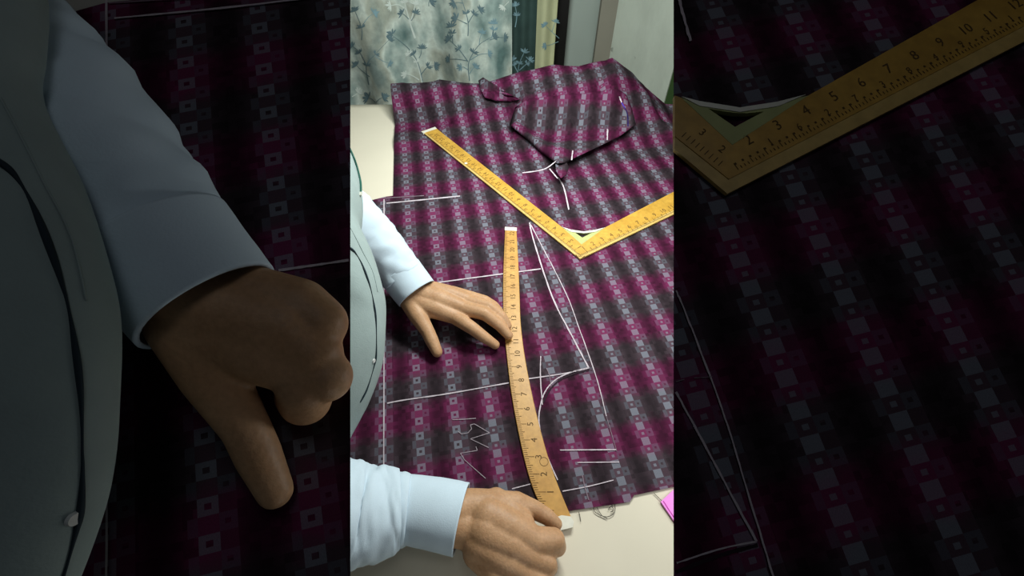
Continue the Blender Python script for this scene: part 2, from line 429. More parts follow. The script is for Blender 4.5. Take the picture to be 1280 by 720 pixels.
for a, b, h, wd in [((598, 150), (704, 204), .016, .022), ((505, 118), (590, 150), .013, .017), ((500, 150), (520, 118), .010, .02),
                    ((560, 130), (610, 170), .008, .014), ((800, 150), (842, 178), .016, .03), ((620, 128), (600, 104), .010, .02),
                    ((640, 158), (660, 120), .012, .018), ((757, 82), (748, 112), .012, .016), ((780, 108), (842, 136), .014, .024),
                    ((730, 190), (842, 165), .004, .03)]:
    SEG.append((MAIN.P(*a).xy, MAIN.P(*b).xy, h, wd))
for a, b, zz, h, wd in [((600, 118), (648, 129), .055, -.040, .011), ((600, 108), (655, 122), .07, .012, .012), ((646, 132), (636, 158), .04, -.018, .010),
                        ((660, 124), (770, 113), .06, -.012, .009), ((757, 82), (748, 112), .10, -.016, .010), ((790, 122), (830, 150), .03, -.012, .012), ((500, 140), (560, 150), .02, -.012, .012)]:
    SEG.append((MAIN.P(*a, zz).xy, MAIN.P(*b, zz).xy, h, wd))
def cloth_z(x, y, drop=True):
    z = 0
    st = lerp(1.14, 1.03, sstep(-.1, .25, x))
    z += interp(SILW, x) * sstep(st, 1.235, y)
    q = Vector((x, y))
    for a, b, h, wd in SEG:
        ab = b - a; t = max(0, min(1, (q - a).dot(ab) / ab.length_squared)); d = (q - (a + ab * t)).length
        z += h * math.exp(-(d / wd) ** 2) * (1 - .85 * sstep(1.17, 1.235, y))
    k = sstep(yt(x) + .12, yt(x) + .3, y)
    z += k * (.016 * (noise.noise(Vector((x * 7 + y * 6, y * 12 - x * 5, 1))) + .5)) * (1 - sstep(1.13, 1.235, y)) + k * (1 - sstep(1.13, 1.235, y)) * .006 * abs(noise.noise(Vector((x * 22, y * 22, 5))))
    # the arms of the wooden square press the cloth flat
    for a, b in SQ_ARMS:
        ab = b - a; t = max(0, min(1, (q - a).dot(ab) / ab.length_squared)); d = (q - (a + ab * t)).length
        z *= sstep(.02, .06, d)
    z = max(z, .0006)
    if drop and y > 1.25: z -= (y - 1.25) * 2.6
    return z
SQ_ARMS = [(MAIN.P(535, 162).xy, MAIN.P(716, 305).xy), (MAIN.P(716, 305).xy, MAIN.P(900, 225).xy)]
vs, fs, uvs = [], [], []
def patch(nx, ny, fxy):
    b0 = len(vs)
    for j in range(ny + 1):
        for i in range(nx + 1):
            v = fxy(i / nx, j / ny); vs.append(v); uvs.append(uv_main(Vector((v.x, v.y + (v.z * .6 if v.z > .01 else 0), 0))))
    for j in range(ny):
        for i in range(nx):
            a = b0 + j * (nx + 1) + i; fs.append((a, a + 1, a + nx + 2, a + nx + 1))
def front(s, t):
    x = lerp(-.60, .60, s); y = lerp(interp(BOT, x), yt(x), t)
    return Vector((x, y, .0032 + .0006 * noise.noise(Vector((x * 8, y * 8, 0)))))
def rear(s, t):
    X = lerp(-.30, .60, s); y = lerp(yt(X) - .012, 1.33, t); xl = interp(LEFT, y); x = lerp(xl, .60, s)
    y = lerp(yt(x) - .012, 1.33, t)
    return Vector((x, y, .0022 + cloth_z(x, y)))
patch(160, 90, front); patch(260, 130, rear)
fab = pyd('checked_fabric', vs, fs, M_FAB, None, True, uvs)
tag(fab, 'magenta and charcoal checked fabric chalk-marked and bunched at the back of the middle table', 'fabric')
# folded-over layer lying on the bunched part
def flap(outline, hfun, name, nrm=14):
    """fan of rings from the centre to a spline outline"""
    ol = [(lerp(a[0], b[0], k / 6), lerp(a[1], b[1], k / 6)) for a, b in zip(outline, outline[1:] + [outline[0]]) for k in range(6)]; cx = sum(p[0] for p in ol) / len(ol); cy = sum(p[1] for p in ol) / len(ol)
    v, f, u = [], [], []; n = len(ol)
    for k in range(nrm + 1):
        r = k / nrm
        for (x, y) in ol:
            X, Y = lerp(cx, x, r), lerp(cy, y, r); g = MAIN.P(X, Y); zz = cloth_z(g.x, g.y, False)
            for _ in range(30):
                g = MAIN.P(X, Y, zz + .004 + hfun(X, Y, r)); zz = .7 * zz + .3 * cloth_z(g.x, g.y, False)
            v.append(g); u.append(uv_main(Vector((g.x * .94 - .30 * g.y + .021, g.y * .94 + .30 * g.x + .013, 0))))
    for k in range(nrm):
        for i in range(n):
            a = k * n + i; b = k * n + (i + 1) % n
            f.append((a, b, b + n, a + n) if k else (a, b + n, a + n) if a == b else (a, b, b + n, a + n))
    o = pyd(name, v, f, M_FAB, fab, True, u); m_ = o.modifiers.new('thick', 'SOLIDIFY'); m_.thickness = .0012; m_.offset = 1
    return o
def h1(X, Y, r):
    # lifted along the lower right edge
    a = Vector((700, 208)); b = Vector((797, 154)); q = Vector((X, Y)); t = (b - a).normalized(); d = abs((q - a).cross(t))
    z = .021 * math.exp(-(d / 16) ** 2)
    for (p0, p1, hh, ww) in (((722, 130), (712, 152), .013, 7), ((738, 132), (742, 160), .012, 7), ((725, 172), (694, 186), .012, 7), ((648, 158), (700, 200), .016, 8), ((650, 128), (640, 158), .014, 5), ((668, 150), (700, 160), .007, 8), ((752, 140), (780, 134), .008, 6)):
        A, B = Vector(p0), Vector(p1); ab = B - A; tt = max(0, min(1, (q - A).dot(ab) / ab.length_squared)); dd = (q - (A + ab * tt)).length
        z += hh * math.exp(-(dd / ww) ** 2)
    return z + .002 * r
flap([(696, 204), (706, 203), (712, 200), (742, 186), (775, 170), (795, 155), (790, 136), (783, 118), (772, 111), (735, 116), (700, 119), (660, 124), (644, 134), (637, 156), (656, 172), (676, 190)], h1, 'folded_layer')
flap([(694, 201), (706, 197), (711, 210), (708, 219), (701, 223), (695, 214)], lambda X, Y, r: .024, 'folded_corner', 4)
flap([(598, 101), (604, 97), (622, 108), (645, 121), (650, 124), (640, 127), (620, 126), (606, 122), (601, 112)], lambda X, Y, r: .012 + .012 * (1 - r), 'folded_corner', 4)

# ---- chalk
def chalk(V, pts, wpx, mat, parent, h=.0046, name='chalk_line', smooth=True, jit=.25, hf=None):
    pl = spline(pts, 10) if (smooth and len(pts) > 2) else None
    if pl is None:
        pl = []
        for a, b in zip(pts, pts[1:]):
            for k in range(14): pl.append((lerp(a[0], b[0], k / 14), lerp(a[1], b[1], k / 14)))
        pl.append(pts[-1])
    v, f = [], []
    for i, (x, y) in enumerate(pl):
        a, b = pl[max(0, i - 1)], pl[min(len(pl) - 1, i + 1)]
        dx, dy = b[0] - a[0], b[1] - a[1]; L = math.hypot(dx, dy) or 1
        ww = wpx / 2 * random.uniform(1 - jit, 1 + jit); ox, oy = -dy / L * ww, dx / L * ww
        jx = random.uniform(-.12, .12)
        hh = h if hf is None else hf(x, y)
        v.append(V.P(x + ox + jx, y + oy, hh)); v.append(V.P(x - ox + jx, y - oy, hh))
    for i in range(len(pl) - 1): f.append((2 * i, 2 * i + 1, 2 * i + 3, 2 * i + 2))
    return pyd(name, v, f, mat, parent, False)
LINES = [
    ([(480, 249), (480, 380), (479.5, 604)], 1.5, M_CHALK), ([(483, 254), (530, 249.5), (575, 245)], 1.3, M_CHALK), ([(481, 247.5), (530, 244.5)], .8, M_CHALKF),
    ([(484, 504), (505, 500), (560, 492), (636, 478.5)], 1.4, M_CHALK), ([(656, 474), (704, 467), (736, 460)], 1.3, M_CHALK),
    ([(548, 353), (600, 346), (676, 336)], 1.3, M_CHALK),
    ([(662, 278), (667, 300), (690, 370), (715, 420), (736, 460)], 1.6, M_CHALK),
    ([(662, 278), (684, 320), (709, 370), (722, 405), (745, 470), (758, 520)], 1.0, M_CHALK), ([(758, 520), (771, 564)], .7, M_CHALKF),
    ([(736, 459.5), (712, 466), (694, 475), (681, 490), (675, 510), (674, 530), (681, 562), (697, 600)], 1.4, M_CHALK),
    ([(676, 445), (675.5, 470), (678, 506)], 1.2, M_CHALK), ([(683, 460), (687, 470), (689, 486)], 1.0, M_CHALKF),
    ([(700, 562.5), (770, 562)], 1.3, M_CHALK), ([(722, 578), (774, 577.5)], 1.1, M_CHALK),
    ([(640, 611), (663, 605)], 1.3, M_CHALK), ([(703, 614), (735, 608), (767, 600)], 1.3, M_CHALK), ([(728, 594), (731, 608), (736, 625)], 1.2, M_CHALKF),
    ([(565.5, 524.6), (580, 524), (595, 522.8)], .9, M_CHALKM),
    ([(572.5, 539), (577, 542.5), (585, 541), (589.5, 536), (588, 531), (593, 529.8), (612, 541), (588, 548.5), (611, 559.5)], .8, M_CHALKM),
    ([(595, 558), (596.5, 563), (575.5, 566.5), (581, 575), (607, 598)], .8, M_CHALKM),
]
for pts, wd, m_ in LINES: chalk(MAIN, pts, wd, m_, fab, smooth=m_ is not M_CHALKM)
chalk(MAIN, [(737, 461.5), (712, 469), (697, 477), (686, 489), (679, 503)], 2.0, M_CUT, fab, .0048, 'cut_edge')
chf = lambda x, y: (lambda g: cloth_z(g.x, g.y) + .0035)(MAIN.P(x, y))
chalk(MAIN, [(698, 222), (705, 235), (711, 262)], 1.5, M_CHALK, fab, hf=chf)
flh = lambda x, y: (lambda g: cloth_z(g.x, g.y) + .006 + h1(x, y, 1))(MAIN.P(x, y, .03)) + .003
for pts, wd, m_ in [([(653, 216), (680, 211.5), (697, 200), (705, 197)], 1.1, M_CHALK), ([(687, 211), (697, 223)], 1.3, M_CHALK)]:
    chalk(MAIN, pts, wd, m_, fab, .034, hf=lambda x, y: .034)
for pts, wd in [([(759.5, 161), (759, 175)], 1.6), ([(716, 188), (714.5, 200)], 1.5), ([(773, 117), (777, 128)], 1.5)]:
    chalk(MAIN, pts, wd, M_CHALK, fab, hf=flh)
chalk(MAIN, [(777, 128), (784, 142), (785, 158)], 1.3, plain('violet_stitch', (.05, .03, .3), .7), fab, name='stitch_line', hf=flh)

# ================================================================== RULERS
GL = {}
def glyph(ch):
    if ch in GL: return GL[ch]
    cu = bpy.data.curves.new('glyph', 'FONT'); cu.body = ch; cu.size = 1; cu.align_x = 'CENTER'; cu.align_y = 'CENTER'; cu.resolution_u = 2
    o = bpy.data.objects.new('glyph', cu); C.objects.link(o); dg = bpy.context.evaluated_depsgraph_get(); dg.update()
    me = bpy.data.meshes.new_from_object(o.evaluated_get(dg)); GL[ch] = ([v.co.copy() for v in me.vertices], [tuple(p.vertices) for p in me.polygons])
    bpy.data.objects.remove(o); bpy.data.curves.remove(cu); bpy.data.meshes.remove(me); return GL[ch]
def stamp(v, f, txt, org, ex, ey, size):
    gv, gf = glyph(txt); b = len(v)
    for q in gv: v.append(org + ex * (q.x * size) + ey * (q.y * size))
    for p in gf: f.append(tuple(b + i for i in p))
def tick(v, f, a, b, wd, n):
    t = (b - a).normalized(); s = n.cross(t) * wd / 2; k = len(v)
    v += [a + s, a - s, b - s, b + s]; f.append((k, k + 1, k + 2, k + 3))

def lsquare(V, label, base=.0045, far=True):
    """wooden L square: two arms, pale edge strips, green brace round a three-cornered hole, brass/white tip"""
    T = .0045 if not V.big else .004
    hT, hB = base + T, base
    O0, O1, O2 = (527, 164), (725, 323.5), (915, 233)
    I0, I1, I2, I3 = (543.5, 159), (702, 283.5), (757, 284), (900, 209.5)
    root = empty('l_square_ruler', V.P(*O1), label, 'ruler')
    def prism(name, pts, mat, h0, h1_, par=root):
        bm = bmesh.new(); top = [V.P(x, y, h1_) for x, y in pts]; bot = [V.P(x, y, h1_) - V.n * (h1_ - h0) for x, y in pts]
        hexa(bm, top, bot); bmesh.ops.triangulate(bm, faces=[q for q in bm.faces if len(q.verts) > 4])
        return bmo(name, bm, mat, par)
    cor_in = (727, 305.5)
    k = .13
    Oa = (lerp(O0[0], I0[0], k), lerp(O0[1], I0[1], k)); Ob = (lerp(O1[0], cor_in[0], .28), lerp(O1[1], cor_in[1], .28)); Oc = (lerp(O2[0], I3[0], .2), lerp(O2[1], I3[1], .2))
    prism('long_arm', [Oa, Ob, cor_in, I1, I0], M_WOOD, hB, hT)
    prism('short_arm', [Ob, Oc, I3, I2, cor_in], M_WOOD, hB, hT)
    prism('edge_strip', [O0, O1, Ob, Oa], M_EDGE, hB, hT - .0008)
    prism('edge_strip', [O1, O2, Oc, Ob], M_EDGE, hB, hT - .0008)
    # brace: band with a hole
    out = [I1, (714, 288), (730, 290.3), (745, 288), I2, cor_in]; hole = [(717.5, 289.8), (724, 291.2), (728, 291.8), (733, 291.8), (740, 290.8), (728, 297)]
    bm = bmesh.new(); n = 6
    OT = [bm.verts.new(V.P(x, y, hT - .001)) for x, y in out]; OB = [bm.verts.new(V.P(x, y, hT - .001) - V.n * (T - .001)) for x, y in out]
    HT = [bm.verts.new(V.P(x, y, hT - .001)) for x, y in hole]; HB = [bm.verts.new(V.P(x, y, hT - .001) - V.n * (T - .001)) for x, y in hole]
    for i in range(n):
        j = (i + 1) % n
        bm.faces.new((OT[i], OT[j], HT[j], HT[i])); bm.faces.new((OB[i], HB[i], HB[j], OB[j]))
        bm.faces.new((OT[i], OB[i], OB[j], OT[j])); bm.faces.new((HT[i], HT[j], HB[j], HB[i]))
    tag(bmo('corner_brace', bm, M_GREEN, root), 'pale green corner brace round a three-cornered hole')
    prism('rim_strip', [I1, (714, 287), (730, 289.3), (745, 287), I2, (745, 289.3), (730, 291.4), (714, 289.6)], M_METAL, hT - .001, hT + .0006)
    if far: prism('metal_tip', [(526.5, 164.5), (529, 166.3), (546, 160.7), (543.8, 158.5)], M_METAL, hB, hT + .0005)
    v, f = [], []
    hp = hT + .0002
    def arm(A, B, Ai, Bi, n, start, flip):
        a, b = V.P(*A, hp), V.P(*B, hp); ai, bi = V.P(*Ai, hp), V.P(*Bi, hp)
        along = (b - a).normalized(); across = V.n.cross(along)
        if across.dot(ai - a) < 0: across = -across
        wdt = (ai - a).dot(across); L = (b - a).length; st = .0254 * (1 if not V.big else 1.02)
        m_ = int(L / st)
        for i in range(1, m_ + 1):
            p = a + along * (i * st)
            if i < m_:
                stamp(v, f, str(i), p + across * (wdt * .66), along * flip, across * flip, .0155)
                stamp(v, f, str((i * 3) % 24 + 1), p + across * (wdt * .40) + along * st * .5, along * flip, across * flip, .0085)
            for q in range(8):
                pp = a + along * ((i - 1 + q / 8) * st); ln = .30 if q == 0 else .17 if q == 4 else .1
                tick(v, f, pp + across * wdt * .16, pp + across * wdt * (.16 + ln), .0008, V.n)
    arm(O1, O0, cor_in, I0, 24, 0, 1); arm(O1, O2, cor_in, I3, 14, 0, 1)
    pyd('printed_scale', v, f, M_INK, root, False)
    if not V.big:
        vv, ff = [], []; c = V.P(582.5, 204, hp + .0003); ring = [c + Vector((math.cos(a) * .004, math.sin(a) * .004, 0)) for a in [i * math.pi / 4 for i in range(8)]]
        pyd('paint_fleck', ring, [tuple(range(8))], M_METAL, root, False)
    return root
lsquare(MAIN, 'yellow wooden L-shaped ruler with a green corner brace lying across the bright fabric')

def hipcurve():
    Lf = spline([(631.5, 284.5), (629.5, 330), (628.8, 370), (630, 405), (633.5, 445), (639, 490), (647, 535), (657, 580), (668, 615), (684, 648)], 6)
    Rt = spline([(645.5, 285.5), (648, 330), (649.5, 370), (651, 405), (656, 445), (664.5, 490), (675, 535), (688, 580), (701, 615), (716, 651)], 6)
    root = empty('curved_ruler', MAIN.P(640, 285), 'slim curved wooden ruler tapering upward, its wide end held by a fist', 'ruler')
    n = len(Lf); v, f = [], []; h0, h1_ = .0045, .0080
    for a, b in zip(Lf, Rt):
        p, q = MAIN.P(*a, h1_), MAIN.P(*b, h1_); e = (q - p).normalized() * .0008
        v += [p + e + Vector((0, 0, 0)), q - e, q - Vector((0, 0, .0009)), q - Vector((0, 0, h1_ - h0)), p - Vector((0, 0, h1_ - h0)), p - Vector((0, 0, .0009))]
    for i in range(n - 1):
        for k in range(6): f.append((i * 6 + k, i * 6 + (k + 1) % 6, (i + 1) * 6 + (k + 1) % 6, (i + 1) * 6 + k))
    f.append(tuple(range(6))[::-1]); f.append(tuple((n - 1) * 6 + k for k in range(6)))
    bd = pyd('blade', v, f, M_WOOD2, root, False)
    bm = bmesh.new(); bm.from_mesh(bd.data); bmesh.ops.recalc_face_normals(bm, faces=bm.faces); bm.to_mesh(bd.data); bm.free()
    for nm, pts in (('metal_tip', [(631.2, 283.5), (646, 284.5), (646, 288.6), (631, 287.8)]), ('metal_tip', [(682, 651), (702, 644), (713.5, 645.5), (717.5, 652), (716, 659), (700, 663)])):
        bm = bmesh.new(); hexa(bm, [MAIN.P(x, y, .0088) for x, y in pts], [MAIN.P(x, y, .0088) - Vector((0, 0, .0048)) for x, y in pts]); bmo(nm, bm, M_METAL, root)
    # scale measured along the left edge, numbers from the wide end
    cl = [(MAIN.P(*a, .0083), MAIN.P(*b, .0083)) for a, b in zip(Lf, Rt)][::-1]
    v, f = [], []; acc, nxt, cnt = 0, .012, 0; st = .0254 / 8
    for (a0, b0), (a1, b1) in zip(cl, cl[1:]):
        seg = (a1 - a0).length
        while nxt <= acc + seg:
            t = (nxt - acc) / seg; p = a0.lerp(a1, t); q = b0.lerp(b1, t); ac = (q - p).normalized(); al = Vector((0, 0, 1)).cross(ac)
            W = (q - p).length; ln = .40 if cnt % 8 == 0 else .24 if cnt % 4 == 0 else .15
            if W > .0: tick(v, f, p + ac * W * .04, p + ac * W * (.04 + ln), .0007, Vector((0, 0, 1)))
            if cnt % 8 == 0 and cnt: stamp(v, f, str(cnt // 8), p + ac * W * .62, al, -ac, .0135)
            cnt += 1; nxt += st
        acc += seg
    c = MAIN.P(680, 577, .0083)
    for r in (.0062, .0055):
        pass
    for k in range(20):
        a = k * math.pi / 10; b = (k + 1) * math.pi / 10
        tick(v, f, c + Vector((math.cos(a), math.sin(a), 0)) * .0062, c + Vector((math.cos(b), math.sin(b), 0)) * .0062, .0006, Vector((0, 0, 1)))
    pyd('printed_scale', v, f, M_INK, root, False)
hipcurve()

# ================================================================== SMALL THINGS ON THE SHEET
def thread(pts, label, grp=None, r=.00045):
    p3 = [MAIN.P(x, y, .0022) for x, y in spline(pts, 8)]; v, f = [], []; tube(v, f, p3, r, 5)
    tag(pyd('thread', v, f, M_DKTH), label, 'thread', grp)
thread([(741, 634), (745, 641), (757, 646), (766, 643), (769, 636), (768, 630)], 'dark loose thread curled in a loop under the fabric corner')
thread([(746, 634), (752, 644), (759, 648)], 'short thread tail crossing inside the curled loop')
thread([(760, 637), (764, 633), (767, 638), (763, 640)], 'tiny thread knot at the right side of the curled loop')
thread([(723.5, 640), (725, 646), (726, 652)], 'short upright dark thread right of the curved ruler tip')
thread([(817, 616), (823, 622), (828, 627)], 'thin thread touching the pink paper corner')
for k, (dx, mt) in enumerate(((0, M_PINKL), (5, M_PINK))):
    pass
bm = bmesh.new(); pts = [(826, 627), (842, 612), (900, 590), (930, 640), (846, 656)]
hexa(bm, [MAIN.P(x, y, .0040) for x, y in pts], [MAIN.P(x, y, .0040) - Vector((0, 0, .0028)) for x, y in pts])
pk = bmo('pink_paper', bm, M_PINK); tag(pk, 'bright pink folded paper at the right edge of the cream sheet', 'paper')
chalk(MAIN, [(829, 626), (836, 637), (845, 650)], 1.1, M_PINKL, pk, .0043, 'fold_line')

# ================================================================== SIDE TABLES (sloping boards nearer the camera)
def side(xs, edge_px, sgn, outer_x, label_t, label_f, uvref, fabtop):
    """edge_px: the plan column at which the board ends towards the middle"""
    V = SLAB
    root = empty('sloping_side_table', (outer_x, .2, -.75), label_t, 'table')
    y0, y1 = 780, -60
    T1, T2 = V.raw(edge_px, y0, -.0015), V.raw(edge_px, y1, -.0015)
    o1 = V.raw(640, y0, -.0015); o1.x = outer_x; o2 = V.raw(640, y1, -.0015); o2.x = outer_x
    und = Vector((sgn * .03, 0, 0))
    bm = bmesh.new(); hexa(bm, [T1, o1, o2, T2], [T1 + und - V.n * .022, o1 - V.n * .022, o2 - V.n * .022, T2 + und - V.n * .022]); bmo('table_top', bm, M_BOARD, root)
    for p in (o1, o2):
        q = p + Vector((-sgn * .04, .03 if p is o1 else -.03, 0))
        bm = bmesh.new(); box(bm, (q.x - .02, q.y - .02, -.75), (q.x + .02, q.y + .02, q.z - .030)); bmo('leg', bm, M_LEG, root)
    # fabric
    vpx, vpy = (133, -1700) if sgn < 0 else (133, -1700)
    d = ray(vpx, vpy); d = (d - V.n * d.dot(V.n)).normalized()
    # direction on the board whose image runs to the vanishing point
    dc = ray(vpx, vpy); dc = dc - V.n * dc.dot(V.n); dc.normalize(); 
    if dc.dot(V.ey) < 0: dc = -dc
    dr = dc.cross(V.n).normalized()
    if dr.x < 0: dr = -dr
    cw, ch_ = .0121, .0098
    rp = V.P(*uvref[0]); ra, rb = rp.dot(dr) / cw, rp.dot(dc) / ch_
    vs, fs, uvs = [], [], []; nx, ny = 60, 70
    for j in range(ny + 1):
        for i in range(nx + 1):
            x = lerp(edge_px, xs, i / nx); y = lerp(fabtop(x), y0, j / ny); p = V.raw(x, y, .0)
            p = V.raw(x, y, .0006 * noise.noise(p * 9))
            vs.append(p); uvs.append((p.dot(dr) / cw - ra + uvref[1], p.dot(dc) / ch_ - rb + .5 + 40))
    for j in range(ny):
        for i in range(nx):
            a = j * (nx + 1) + i; fs.append((a, a + 1, a + nx + 2, a + nx + 1))
    fo = pyd('checked_fabric', vs, fs, M_FAB, None, True, uvs); tag(fo, label_f, 'fabric')
    return root, fo
_, fabL = side(-160, 438, -1, -.95, 'sloping side table at left edge under dim checked fabric', 'dim checked fabric on the left side table under a reaching hand', ((520.6, 461), 2.4 + 4.7 * 4),
               lambda x: interp([(-200, 60), (0, 42), (76, 19), (133, 3), (438, -25)], x))
_, fabR = side(1440, 842, 1, 1.12, 'sloping side table at right edge under dim checked fabric', 'dim checked fabric on the right side table under the corner of a wooden square', ((782, 387), 2.4 + 4.7 * 8),
               lambda x: -58)
BL = .0012
for pts, wd, m_ in [([(480, 246), (480, 360), (480, 480)], .9, M_CHALK), ([(483, 253.5), (530, 249), (575.5, 243.5)], .7, M_CHALK), ([(481, 247.5), (530, 244.5)], .4, M_CHALKF),
                    ([(548, 353), (562, 351), (575.5, 349)], .9, M_CHALK)]:
    chalk(SLAB, pts, wd, m_, fabL, BL)
for pts, wd, m_ in [([(704.8, 241), (707, 250), (710.5, 262.5)], 1.0, M_CHALK), ([(704.8, 361), (709, 371), (722, 405), (732, 437), (745, 480)], .7, M_CHALK),
                    ([(704.8, 401), (715, 420), (736.5, 460)], .8, M_CHALK), ([(736.5, 460), (722, 463), (705, 468.5)], .7, M_CHALK), ([(704.8, 397), (708, 396)], .4, M_CHALKF), ([(712, 395.5), (719, 395)], .3, M_CHALKF)]:
    chalk(SLAB, pts, wd, m_, fabR, BL)
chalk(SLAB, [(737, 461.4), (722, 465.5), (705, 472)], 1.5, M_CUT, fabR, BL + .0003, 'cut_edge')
# wooden square on the right board, cut by the board edge only in view: its long arm stays short here
def lsquare_side():
    V = SLAB; T = .004; hB, hT = .0014, .0054
    root = empty('l_square_ruler', V.P(725, 322), 'large dim wooden L-shaped ruler on the right side table', 'ruler')
    def prism(name, pts, mat, h0, h1_):
        bm = bmesh.new(); top = [V.P(x, y, h1_) for x, y in pts]; hexa(bm, top, [p - V.n * (h1_ - h0) for p in top])
        bmesh.ops.triangulate(bm, faces=[q for q in bm.faces if len(q.verts) > 4]); return bmo(name, bm, mat, root)
    e = 704.2   # arm sawn off flush with the board edge
    O1, O2 = (725, 322.8), (862, 252.5); OL = (e, 305.2)
    cor = (727, 303.5); I1, I2, I3 = (707, 285), (757, 284), (850, 231.5); IL = (e, 284)
    Ob = (725.6, 317); Oc = (859, 247.8); OLb = (e, 300)
    prism('long_arm', [OLb, Ob, cor, I1, IL], M_WOOD, hB, hT)
    prism('short_arm', [Ob, Oc, I3, I2, cor], M_WOOD, hB, hT)
    prism('edge_strip', [OL, O1, Ob, OLb], M_EDGE, hB, hT - .0006); prism('edge_strip', [O1, O2, Oc, Ob], M_EDGE, hB, hT - .0006)
    out = [I1, (714, 286.8), (730, 289.3), (745, 287), I2, cor]; hole = [(717.5, 289.2), (724, 290.3), (728, 290.9), (733, 291), (739.5, 290.3), (728, 296.4)]
    bm = bmesh.new(); OT = [bm.verts.new(V.P(x, y, hT + .0002)) for x, y in out]; HT = [bm.verts.new(V.P(x, y, hT + .0002)) for x, y in hole]
    OB = [bm.verts.new(v.co - V.n * T) for v in OT]; HB = [bm.verts.new(v.co - V.n * T) for v in HT]
    for i in range(6):
        j = (i + 1) % 6
        for q in ((OT[i], OT[j], HT[j], HT[i]), (OB[i], HB[i], HB[j], OB[j]), (OT[i], OB[i], OB[j], OT[j]), (HT[i], HT[j], HB[j], HB[i])): bm.faces.new(q)
    tag(bmo('corner_brace', bm, M_GREEN, root), 'pale green corner brace round a three-cornered hole')
    prism('rim_strip', [(707, 284.4), (714, 286.2), (730, 288.7), (745, 286.4), (756, 283.6), (745, 288.2), (730, 290.5), (714, 288)], M_METAL, hT, hT + .0008)
    v, f = [], []; hp = hT + .0002
    a, b = V.P(*Ob, hp), V.P(*Oc, hp); al = (b - a).normalized(); ac = V.n.cross(al); wdt = (V.P(757, 284, hp) - a).dot(ac)
    L = (b - a).length; st = L / 12.6
    for i in range(0, 13):
        p = a + al * (i * st + .01)
        stamp(v, f, str(i + 2), p + al * .02 + ac * wdt * .66, al, ac, .0115); stamp(v, f, str((i * 5) % 9 + 1), p + al * (.02 + st * .5) + ac * wdt * .36, al, ac, .0075)
        for q in range(8):
            pp = p + al * st * q / 8; tick(v, f, pp + ac * wdt * .10, pp + ac * wdt * (.10 + (.2 if q == 0 else .13 if q == 4 else .08)), .0006, V.n)
            if q % 2 == 0: tick(v, f, pp + ac * wdt * .27, pp + ac * wdt * .27 + al * .0016, .0016, V.n)
    ai = V.P(*OLb, hp); al2 = (a - ai).normalized(); ac2 = V.n.cross(al2)
    for q in range(9):
        pp = ai + al2 * (.004 + q * .004); tick(v, f, pp + ac2 * .003, pp + ac2 * .008, .0006, V.n)
    stamp(v, f, '3', ai + al2 * .012 + ac2 * .016, al2, ac2, .0085); stamp(v, f, '2', ai + al2 * .030 + ac2 * .015, al2, ac2, .0085)
    pyd('printed_scale', v, f, M_INK, root, False)
lsquare_side()

# ================================================================== PEOPLE
def capsules(V, chains, hs=1.0):
    bm = bmesh.new()
    for ch in chains:
        pts = [(V.P(x, y, h * hs), r * V.mpp(x, y, h * hs)) for x, y, h, r in ch]
        for p, r in pts:
            q = bmesh.ops.create_icosphere(bm, subdivisions=3, radius=r); bmesh.ops.translate(bm, verts=q['verts'], vec=p)
        for (p, r), (p2, r2) in zip(pts, pts[1:]):
            L = (p2 - p).length
            if L < 1e-5: continue
            q = bmesh.ops.create_cone(bm, cap_ends=True, segments=24, radius1=r, radius2=r2, depth=L)
            M = Matrix.Translation((p + p2) / 2) @ (p2 - p).to_track_quat('Z', 'Y').to_matrix().to_4x4()
            bmesh.ops.transform(bm, matrix=M, verts=q['verts'])
    return bm
def remesh(bm, voxel, smooth, name, mat, parent):
    bmesh.ops.recalc_face_normals(bm, faces=bm.faces)
    me = bpy.data.meshes.new('raw'); bm.to_mesh(me); bm.free()
    o = bpy.data.objects.new('raw', me); C.objects.link(o)
    m1 = o.modifiers.new('r', 'REMESH'); m1.mode = 'VOXEL'; m1.voxel_size = voxel; m1.use_smooth_shade = True
    m2 = o.modifiers.new('s', 'SMOOTH'); m2.factor = .5; m2.iterations = smooth
    dg = bpy.context.evaluated_depsgraph_get(); dg.update()
    out = bpy.data.meshes.new_from_object(o.evaluated_get(dg)); out.name = name
    bpy.data.objects.remove(o)
    return link(name, out, mat, parent)
def hit(bvh, X, Y, off=.0006):
    d = ray(X, Y).normalized(); loc, nn, i, dist = bvh.ray_cast(CAM, d)
    return None if loc is None else (loc + nn * off, nn)
def bvh_of(o): return BVHTree.FromPolygons([v.co.copy() for v in o.data.vertices], [tuple(p.vertices) for p in o.data.polygons])

LEFT_HAND = [
    [(500, 352, .062, 17), (520, 367, .050, 17), (550, 376, .045, 15), (576, 384, .041, 10.5)],
    [(512, 374, .050, 14), (545, 386, .043, 13), (567, 395, .037, 10)],
    [(527, 360, .050, 12), (560, 368, .044, 12), (584, 375, .039, 9)],
    [(532, 361, .048, 9), (565, 366, .040, 9), (588, 371, .034, 7.5)],
    [(567, 395, .037, 9.5), (590, 410, .037, 8.2), (606, 422, .026, 7.2), (619, 431, .015, 5.8)],
    [(576, 385, .041, 9.5), (606, 392, .043, 8.6), (624, 406, .030, 7.4), (635.5, 419, .0175, 6)],
    [(585, 377, .039, 8.8), (612, 384, .040, 8), (627, 396, .029, 7), (634.5, 407, .017, 5.5)],
    [(588, 371, .034, 7.5), (606, 376, .034, 7), (617, 382, .025, 6.2), (624.5, 389, .014, 5)],
    [(512, 374, .050, 14), (522, 394, .043, 11.5), (535, 415, .031, 8.6), (540, 426, .025, 8.4), (546.5, 440, .016, 6.8)],
    [(520, 385, .045, 10), (545, 390, .041, 9), (558, 392, .04, 8)],
]
